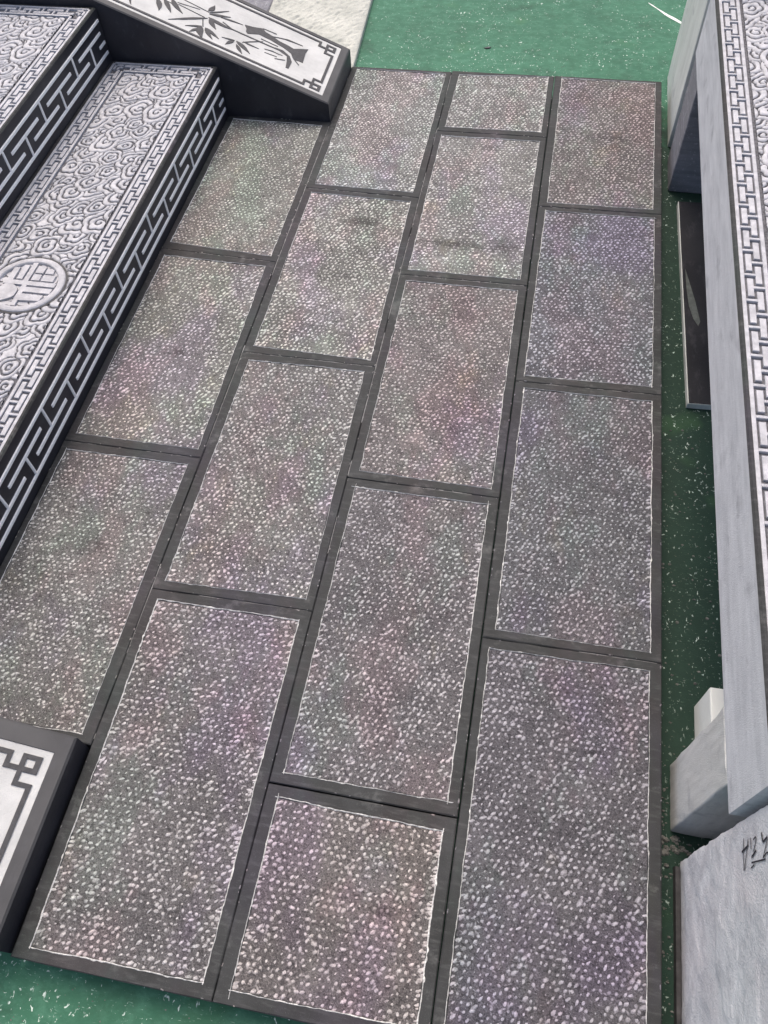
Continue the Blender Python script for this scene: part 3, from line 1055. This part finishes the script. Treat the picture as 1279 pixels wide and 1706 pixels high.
def bamboo(root, fr, D):
    leaves = [((0.6965, 0.1655), (0.6714, 0.1018), 0.0211), ((0.6778, 0.1824), (0.6323, 0.1192), 0.0188), ((0.6562, 0.2019), (0.5967, 0.1437), 0.0211), ((0.5149, 0.1811), (0.6281, 0.0755), 0.0103), ((0.5256, 0.2273), (0.5151, 0.2756), 0.0188), ((0.5172, 0.2109), (0.446, 0.2481), 0.0124), ((0.5194, 0.2188), (0.4618, 0.2802), 0.0066), ((0.5137, 0.189), (0.4174, 0.1793), 0.0178), ((0.5064, 0.1884), (0.4696, 0.1382), 0.0211), ((0.5174, 0.1209), (0.5685, 0.0836), 0.0084), ((0.521, 0.1211), (0.4968, 0.0551), 0.0291), ((0.5243, 0.0981), (0.5453, 0.0602), 0.0113), ((0.5051, 0.1212), (0.4638, 0.0729), 0.0169), ((0.5001, 0.1222), (0.4449, 0.092), 0.0159), ((0.4771, 0.221), (0.3942, 0.236), 0.0079), ((0.395, 0.1192), (0.4167, 0.0773), 0.0135), ((0.3942, 0.1239), (0.4393, 0.1101), 0.0068), ((0.3881, 0.125), (0.3252, 0.0857), 0.0191), ((0.3825, 0.1057), (0.3495, 0.0659), 0.0146), ((0.3663, 0.1392), (0.3052, 0.1379), 0.0068), ((0.3685, 0.1318), (0.3027, 0.1924), 0.0051), ((0.7754, 0.1009), (0.7591, 0.0645), 0.0075)]
    more = [((0.80, .22), (.76, .15), .018), ((.82, .20), (.80, .12), .018), ((.84, .24), (.90, .17), .016), ((.90, .27), (.86, .20), .017), ((.95, .15), (.92, .09), .017), ((.97, .16), (.97, .08), .016), ((1.02, .24), (.98, .17), .018), ((1.05, .22), (1.10, .15), .015), ((1.1, .26), (1.07, .19), .016), ((.72, .27), (.68, .22), .014)]
    h = 0
    for (a, b, w) in leaves + more:
        A, B = Vector(a), Vector(b)
        d = B - A
        n_ = Vector((-d.y, d.x)).normalized() * w / 2
        bend = n_ * random.uniform(-.5, .5)
        prof = [(0, .12), (.18, .75), (.38, 1.0), (.6, .8), (.82, .38), (1, .04)]
        l = [A + d * t + bend * math.sin(t * math.pi) + n_ * k for t, k in prof]
        r = [A + d * t + bend * math.sin(t * math.pi) - n_ * k for t, k in prof]
        h += .00002
        lv = MB()
        lv.prism([tuple(p) for p in l + r[::-1]], fr, D - .001, -.0004 - h)
        fix_normals(lv.build('bamboo_leaf', M['inlay'], root))
    stems = [([(0.6328, 0.1949), (0.5535, 0.2132)], 0.0038), ([(0.6229, 0.1863), (0.525, 0.1792)], 0.0047), ([(0.6117, 0.228), (0.5216, 0.2203)], 0.0056), ([(0.5289, 0.1689), (0.5146, 0.1233)], 0.0065), ([(0.4623, 0.2005), (0.422, 0.1816), (0.3, 0.1825), (0.2387, 0.1846), (0.199, 0.1687)], 0.0062), ([(0.324, 0.2696), (0.2711, 0.2727)], 0.0062), ([(0.282, 0.2468), (0.2252, 0.2696), (0.167, 0.2724)], 0.0062), ([(0.233, 0.2648), (0.1717, 0.2728)], 0.0068), ([(0.3145, 0.203), (0.2477, 0.2015)], 0.0075), ([(0.2568, 0.1859), (0.226, 0.1869), (0.2007, 0.1754)], 0.0113), ([(0.2007, 0.1754), (0.1885, 0.1453), (0.1857, 0.1003)], 0.019), ([(0.2874, 0.1525), (0.2587, 0.1601), (0.2317, 0.1581)], 0.0051), ([(0.282, 0.133), (0.2354, 0.1391)], 0.0051), ([(0.24, 0.1235), (0.2048, 0.1401)], 0.0062), ([(0.2712, 0.1578), (0.219, 0.1605)], 0.0051), ([(0.1772, 0.1704), (0.1513, 0.1474)], 0.0068), ([(0.6903, 0.1781), (0.6401, 0.1744), (0.6229, 0.1863)], 0.0038),
             ([(1.12, .21), (.95, .19), (.80, .20), (.69, .178)], .006), ([(1.12, .26), (.9, .265), (.72, .25), (.612, .228)], .006)]
    for pl, w in stems:
        sm = MB()
        P_ = [Vector(p) for p in pl]
        L1, R1 = [], []
        for i, p in enumerate(P_):
            d = (P_[min(i + 1, len(P_) - 1)] - P_[max(i - 1, 0)]).normalized()
            n_ = Vector((-d.y, d.x)) * w / 2 * (1 if 0 < i < len(P_) - 1 else .6)
            L1.append(tuple(p + n_))
            R1.append(tuple(p - n_))
        h += .00002
        for i in range(len(P_) - 1):
            sm.prism([L1[i], L1[i + 1], R1[i + 1], R1[i]], fr, D - .001, -.0004 - h)
        fix_normals(sm.build('bamboo_stem', M['inlay'], root))
    rk = [(0.3895, 0.2426), (0.3591, 0.252), (0.324, 0.2696), (0.3112, 0.2554), (0.283, 0.2502), (0.2529, 0.2381), (0.2164, 0.2356), (0.1927, 0.2307), (0.174, 0.246), (0.143, 0.2675), (0.1465, 0.2358), (0.1417, 0.1711), (0.1572, 0.1706), (0.1718, 0.1668), (0.1826, 0.1741), (0.195, 0.1962), (0.2276, 0.21), (0.2558, 0.2152), (0.2838, 0.2205), (0.3019, 0.2217), (0.329, 0.2236), (0.3655, 0.1969), (0.3745, 0.2056), (0.3775, 0.2237)]
    mb = MB()
    mb.prism(rk, fr, D - .001, -.0014)
    o = mb.build('rock_relief', M['inlay'], root)
    fix_normals(o)


cheek('sloping stone with bamboo and rock engraved on its white panel, beside the far slabs', -1.1832, .0685, -.3710, .3880, .0298, .0208, True)
cheek('sloping stone cropped by the lower left corner, cream panel with a knotted dark corner fret', -1.1900, .0600, -3.1590, .4020, .0400, .0405, False)

# ------------------------------------------------------------------ pale hammered slabs behind the bamboo stone
def hammered(label, x0, x1, y0, y1, seed, mat, turn):
    ox, oy = x1, y0
    root = thing('hammered_slab', label, 'stone slab', (ox, oy, FLOOR), 'hammered slabs beyond the bamboo stone')
    top = FLOOR + .022
    ca, sa = math.cos(turn), math.sin(turn)

    def rot(x, y):
        return ox + (x - ox) * ca - (y - oy) * sa, oy + (x - ox) * sa + (y - oy) * ca
    mb = MB()
    mb.box(x0, x1, y0, y1, FLOOR, top, .002)
    mb.v = [(*rot(x, y), z) for x, y, z in mb.v]
    mb.build('slab_body', M['hammered'] if mat else M['grey'], root)
    res = .004
    xs = np.arange(x0 + .004, x1 - .003, res)[None, :]
    ys = np.arange(y0 + .004, y1 - .003, res)[:, None]
    X, Y = xs + 0 * ys, ys + 0 * xs
    a, b = X * .62 + Y * .78, -X * .78 + Y * .62
    h = fbm(a * 28, b * 95, seed, 3) * .7 + vnoise(a * 60, b * 60, seed + 9) * .3
    e = np.minimum(np.minimum(X - x0, x1 - X), np.minimum(Y - y0, y1 - Y))
    Z = top + .0004 + h * .016 * np.clip(e / .02, 0.05, 1)
    X, Y = rot(X, Y)
    grid('tooled_face', X, Y, Z, M['hammered'] if mat else M['grey'], root)


hammered('pale cream hammered slab lying between the bamboo-engraved stone and the green floor', -1.650, -1.1985, .060, 1.30, 31, True, math.radians(3.4))
hammered('grey hammered slab at the photo\'s top edge, left of the cream hammered slab', -2.300, -1.664, .030, 1.20, 47, False, math.radians(2.0))

# ------------------------------------------------------------------ right-hand stones
def rough_box(name, label, cat, dims, mat, bev=.004, group=None, part='stone_body', jit=.002):
    x0, x1, y0, y1, z0, z1 = dims
    mb = MB()
    mb.box(*dims)
    root = None
    o = mb.build(name, mat, None)
    bm = bmesh.new()
    bm.from_mesh(o.data)
    bmesh.ops.subdivide_edges(bm, edges=bm.edges[:], cuts=7, use_grid_fill=True)
    for v in bm.verts:
        on = sum((abs(v.co.x - x0) < 1e-5 or abs(v.co.x - x1) < 1e-5, abs(v.co.y - y0) < 1e-5 or abs(v.co.y - y1) < 1e-5, abs(v.co.z - z0) < 1e-5 or abs(v.co.z - z1) < 1e-5))
        j = jit * (1.0 if on >= 2 else .4)
        v.co += Vector((random.uniform(-j, j) if x0 + .001 < v.co.x else random.uniform(0, j), random.uniform(-j, j), 0 if (abs(v.co.z - z0) < 1e-5 or abs(v.co.z - z1) < 1e-5) else random.uniform(-j, j)))
    es = [e for e in bm.edges if len(e.link_faces) == 2 and e.calc_face_angle(0) > .8]
    bmesh.ops.bevel(bm, geom=es, offset=bev, segments=2, affect='EDGES', profile=.5)
    bmesh.ops.recalc_face_normals(bm, faces=bm.faces)
    bm.to_mesh(o.data)
    bm.free()
    return tag(o, label, cat, group)


rough_box('support_block', 'pale sawn stone block standing under the near end of the raised carved stone', 'stone block',
          (.0600, .31, -2.698, -2.560, FLOOR, .2980), M['support'], .003, 'stone blocks propping the raised carved stone')
rough_box('support_block', 'grey rough stone block under the far end of the raised carved stone', 'stone block',
          (.0645, .37, -.532, -.337, FLOOR, .2980), M['grey'], .004, 'stone blocks propping the raised carved stone')
rough_box('white_block', 'small clean white block half hidden behind the pale support block', 'block',
          (.1145, .25, -2.549, -2.4165, FLOOR, .0440), M['foam'], .003, None, jit=.0004)
rough_box('sawn_stone', 'tall pale greenish sawn stone standing past the far corner of the paving', 'stone',
          (.0650, .33, -.268, .207, FLOOR, .74), M['sawn_green'], .003)

# polished slab lying under the raised stone
root = thing('polished_slab', 'thin polished black slab with pale edge, lying on the floor under the raised carved stone', 'stone slab', (.25, -1.12, FLOOR))
mb = MB()
q = [(.0945, -.613), (.1112, -1.528), (.440, -1.516), (.430, -.60)]
mb.prism(q, lambda u, v, h: (u, v, h), FLOOR + .001, FLOOR + .0205)
o = mb.build('sawn_edge', M['sawn_green'], root)
fix_normals(o)
mb = MB()
q2 = [(.0972, -.6145), (.1140, -1.5265), (.438, -1.514), (.428, -.602)]
mb.prism(q2, lambda u, v, h: (u, v, h), FLOOR + .019, FLOOR + .0220)
o = mb.build('polished_face', M['mirror'], root)
fix_normals(o)
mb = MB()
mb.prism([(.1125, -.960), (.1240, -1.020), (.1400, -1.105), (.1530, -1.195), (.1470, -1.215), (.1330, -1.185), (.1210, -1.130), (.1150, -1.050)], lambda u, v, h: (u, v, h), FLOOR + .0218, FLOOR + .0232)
o = mb.build('painted_reflection', M['reflection_patch'], root)  # pale reflection on the polish, added as a flat grey patch
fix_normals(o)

# riven stone with handwriting
def face_h(y, z):
    """how far the riven face stands out at (y,z)"""
    a = fbm(y * 7 + 3 + z * 3, z * 9 + 5 - y * 4, 61, 4)
    t = a * 6
    fl = np.floor(t)
    fr_ = t - fl
    st = fl + np.clip((fr_ - .93) / .07, 0, 1)
    b = fbm(y * 45, z * 45, 77, 3)
    k = np.clip(((y + 2.815) / .06) ** 2 + ((z - .375) / .08) ** 2 - .6, 0, 1)      # quieter where the writing sits
    return (st * .0020 + (b - .5) * .0012) * (0.25 + .75 * k) - .012


root = thing('riven_stone', 'big pale riven stone with black handwritten marks in the lower right corner', 'stone', (.2, -3.2, FLOOR))
y = np.arange(-3.70, -2.756, .005)[:, None]
z = np.arange(FLOOR + .02, .92, .005)[None, :]
Yg, Zg = y + 0 * z, z + 0 * y
Hg = face_h(Yg, Zg)
e = np.minimum(np.minimum(-2.7575 - Yg, Yg + 3.70), np.minimum(Zg - FLOOR - .02, .92 - Zg))
Hg = Hg - .008 * np.exp(-(e / .006))
X = .0720 - Hg * .6 - .004
far_e = .0016 * (fbm(Zg * 40, Zg * 0 + 3, 91, 3) - .5) * 4
ramp_ = np.clip((Yg + 2.79) / .03, 0, 1)
grid('riven_face', X, Yg + far_e * ramp_, Zg, M['cleft'], root)
mb = MB()
mb.box(.078, .42, -3.70, -2.7595, FLOOR + .02, .915)
mb.build('stone_core', M['cleft'], root)
mb = MB()
mb.box(.0665, .40, -3.69, -2.7680, FLOOR, FLOOR + .0195)
o = mb.build('dark_base', M['brown'], root)  # narrow darker strip along the bottom of the stone
ink = [[(-2.7898, 0.3304), (-2.809, 0.3249), (-2.8365, 0.3228)], [(-2.7945, 0.3506), (-2.8178, 0.3375), (-2.8361, 0.3252)], [(-2.8084, 0.3178), (-2.8038, 0.3491)], [(-2.7943, 0.361), (-2.8112, 0.3615)], [(-2.8002, 0.3723), (-2.7974, 0.3839), (-2.8013, 0.3854), (-2.8174, 0.3715)], [(-2.8238, 0.3615), (-2.8172, 0.3825)], [(-2.7957, 0.408), (-2.811, 0.4136), (-2.807, 0.433)], [(-2.8104, 0.4323), (-2.8309, 0.4119)], [(-2.8325, 0.4095), (-2.828, 0.4269), (-2.8311, 0.4404)], [(-2.8384, 0.3568), (-2.836, 0.3726)], [(-2.8311, 0.3602), (-2.8362, 0.4192)]]
mb = MB()
for s_i, stl in enumerate(ink):
    ww = .0013 if s_i not in (5, 2, 6) else .0019
    for (ya, za), (yb, zb) in zip(stl[:-1], stl[1:]):
        n_seg = 5
        for i in range(n_seg):
            P0 = Vector((ya + (yb - ya) * i / n_seg, za + (zb - za) * i / n_seg))
            P1 = Vector((ya + (yb - ya) * (i + 1.08) / n_seg, za + (zb - za) * (i + 1.08) / n_seg))
            d = (P1 - P0).normalized()
            n_ = Vector((-d.y, d.x)) * ww
            pts = []
            for p in (P0 + n_, P1 + n_, P1 - n_, P0 - n_):
                hx = float(face_h(np.array(p.x), np.array(p.y)))
                pts.append((.0720 - hx * .6 - .004 - .0016, p.x, p.y))
            mb.face_list(pts, [(0, 1, 2, 3)])
mb.build('handwriting', M['ink'], root)

# ------------------------------------------------------------------ small stuff on the floor
mb = MB()


def chip(x, y, r, z=FLOOR):
    n = 5
    a0 = random.random() * 6
    el = random.uniform(.5, 1.0)
    h = r * random.uniform(.3, .8)
    p = [(x + r * math.cos(a0 + i * 1.257) * random.uniform(.7, 1.2), y + r * el * math.sin(a0 + i * 1.257) * random.uniform(.7, 1.2), z + .0003) for i in range(n)]
    p += [(x + (px - x) * .6, y + (py - y) * .6, z + h * random.uniform(.7, 1.1)) for px, py, _ in p]
    mb.face_list(p, [(5, 6, 7, 8, 9)] + [(i, (i + 1) % 5, (i + 1) % 5 + 5, i + 5) for i in range(5)])


for _ in range(380):
    y = random.uniform(-3.1, -1.6)
    x = random.uniform(.028, .22)
    if y < -2.55 and x > .055 and y > -2.71:
        x = random.uniform(.028, .056)
    if y < -2.755:
        x = random.uniform(.028, .064)
    if -2.56 < y < -2.40 and x > .10:
        continue
    chip(x, y, random.choice((.0012, .0015, .002, .002, .003, .0045)))
for _ in range(60):
    chip(random.gauss(.06, .018), random.gauss(-2.727, .012), random.uniform(.003, .008))
for _ in range(120):
    chip(random.uniform(-1.1, .04), random.uniform(.06, 1.0), random.choice((.0012, .0015, .0025)))
for _ in range(150):
    chip(random.uniform(-1.5, -.5), random.uniform(-3.45, -3.19), random.choice((.0012, .0015, .0022)))
o = mb.build('stone_debris', M['chip'])
fix_normals(o)
o['kind'] = 'stuff'
o['label'] = 'stone chips and grit scattered over the green floor'

mb = MB()
mb.prism([(-.686, .360), (-.676, .356), (-.663, .360), (-.658, .368), (-.670, .370)], lambda u, v, h: (u, v, h), FLOOR + .0005, FLOOR + .004)
o = mb.build('stone_chip', M['inlay'])
fix_normals(o)
tag(o, 'small dark stone chip on the open green floor beyond the far slabs', 'stone chip')
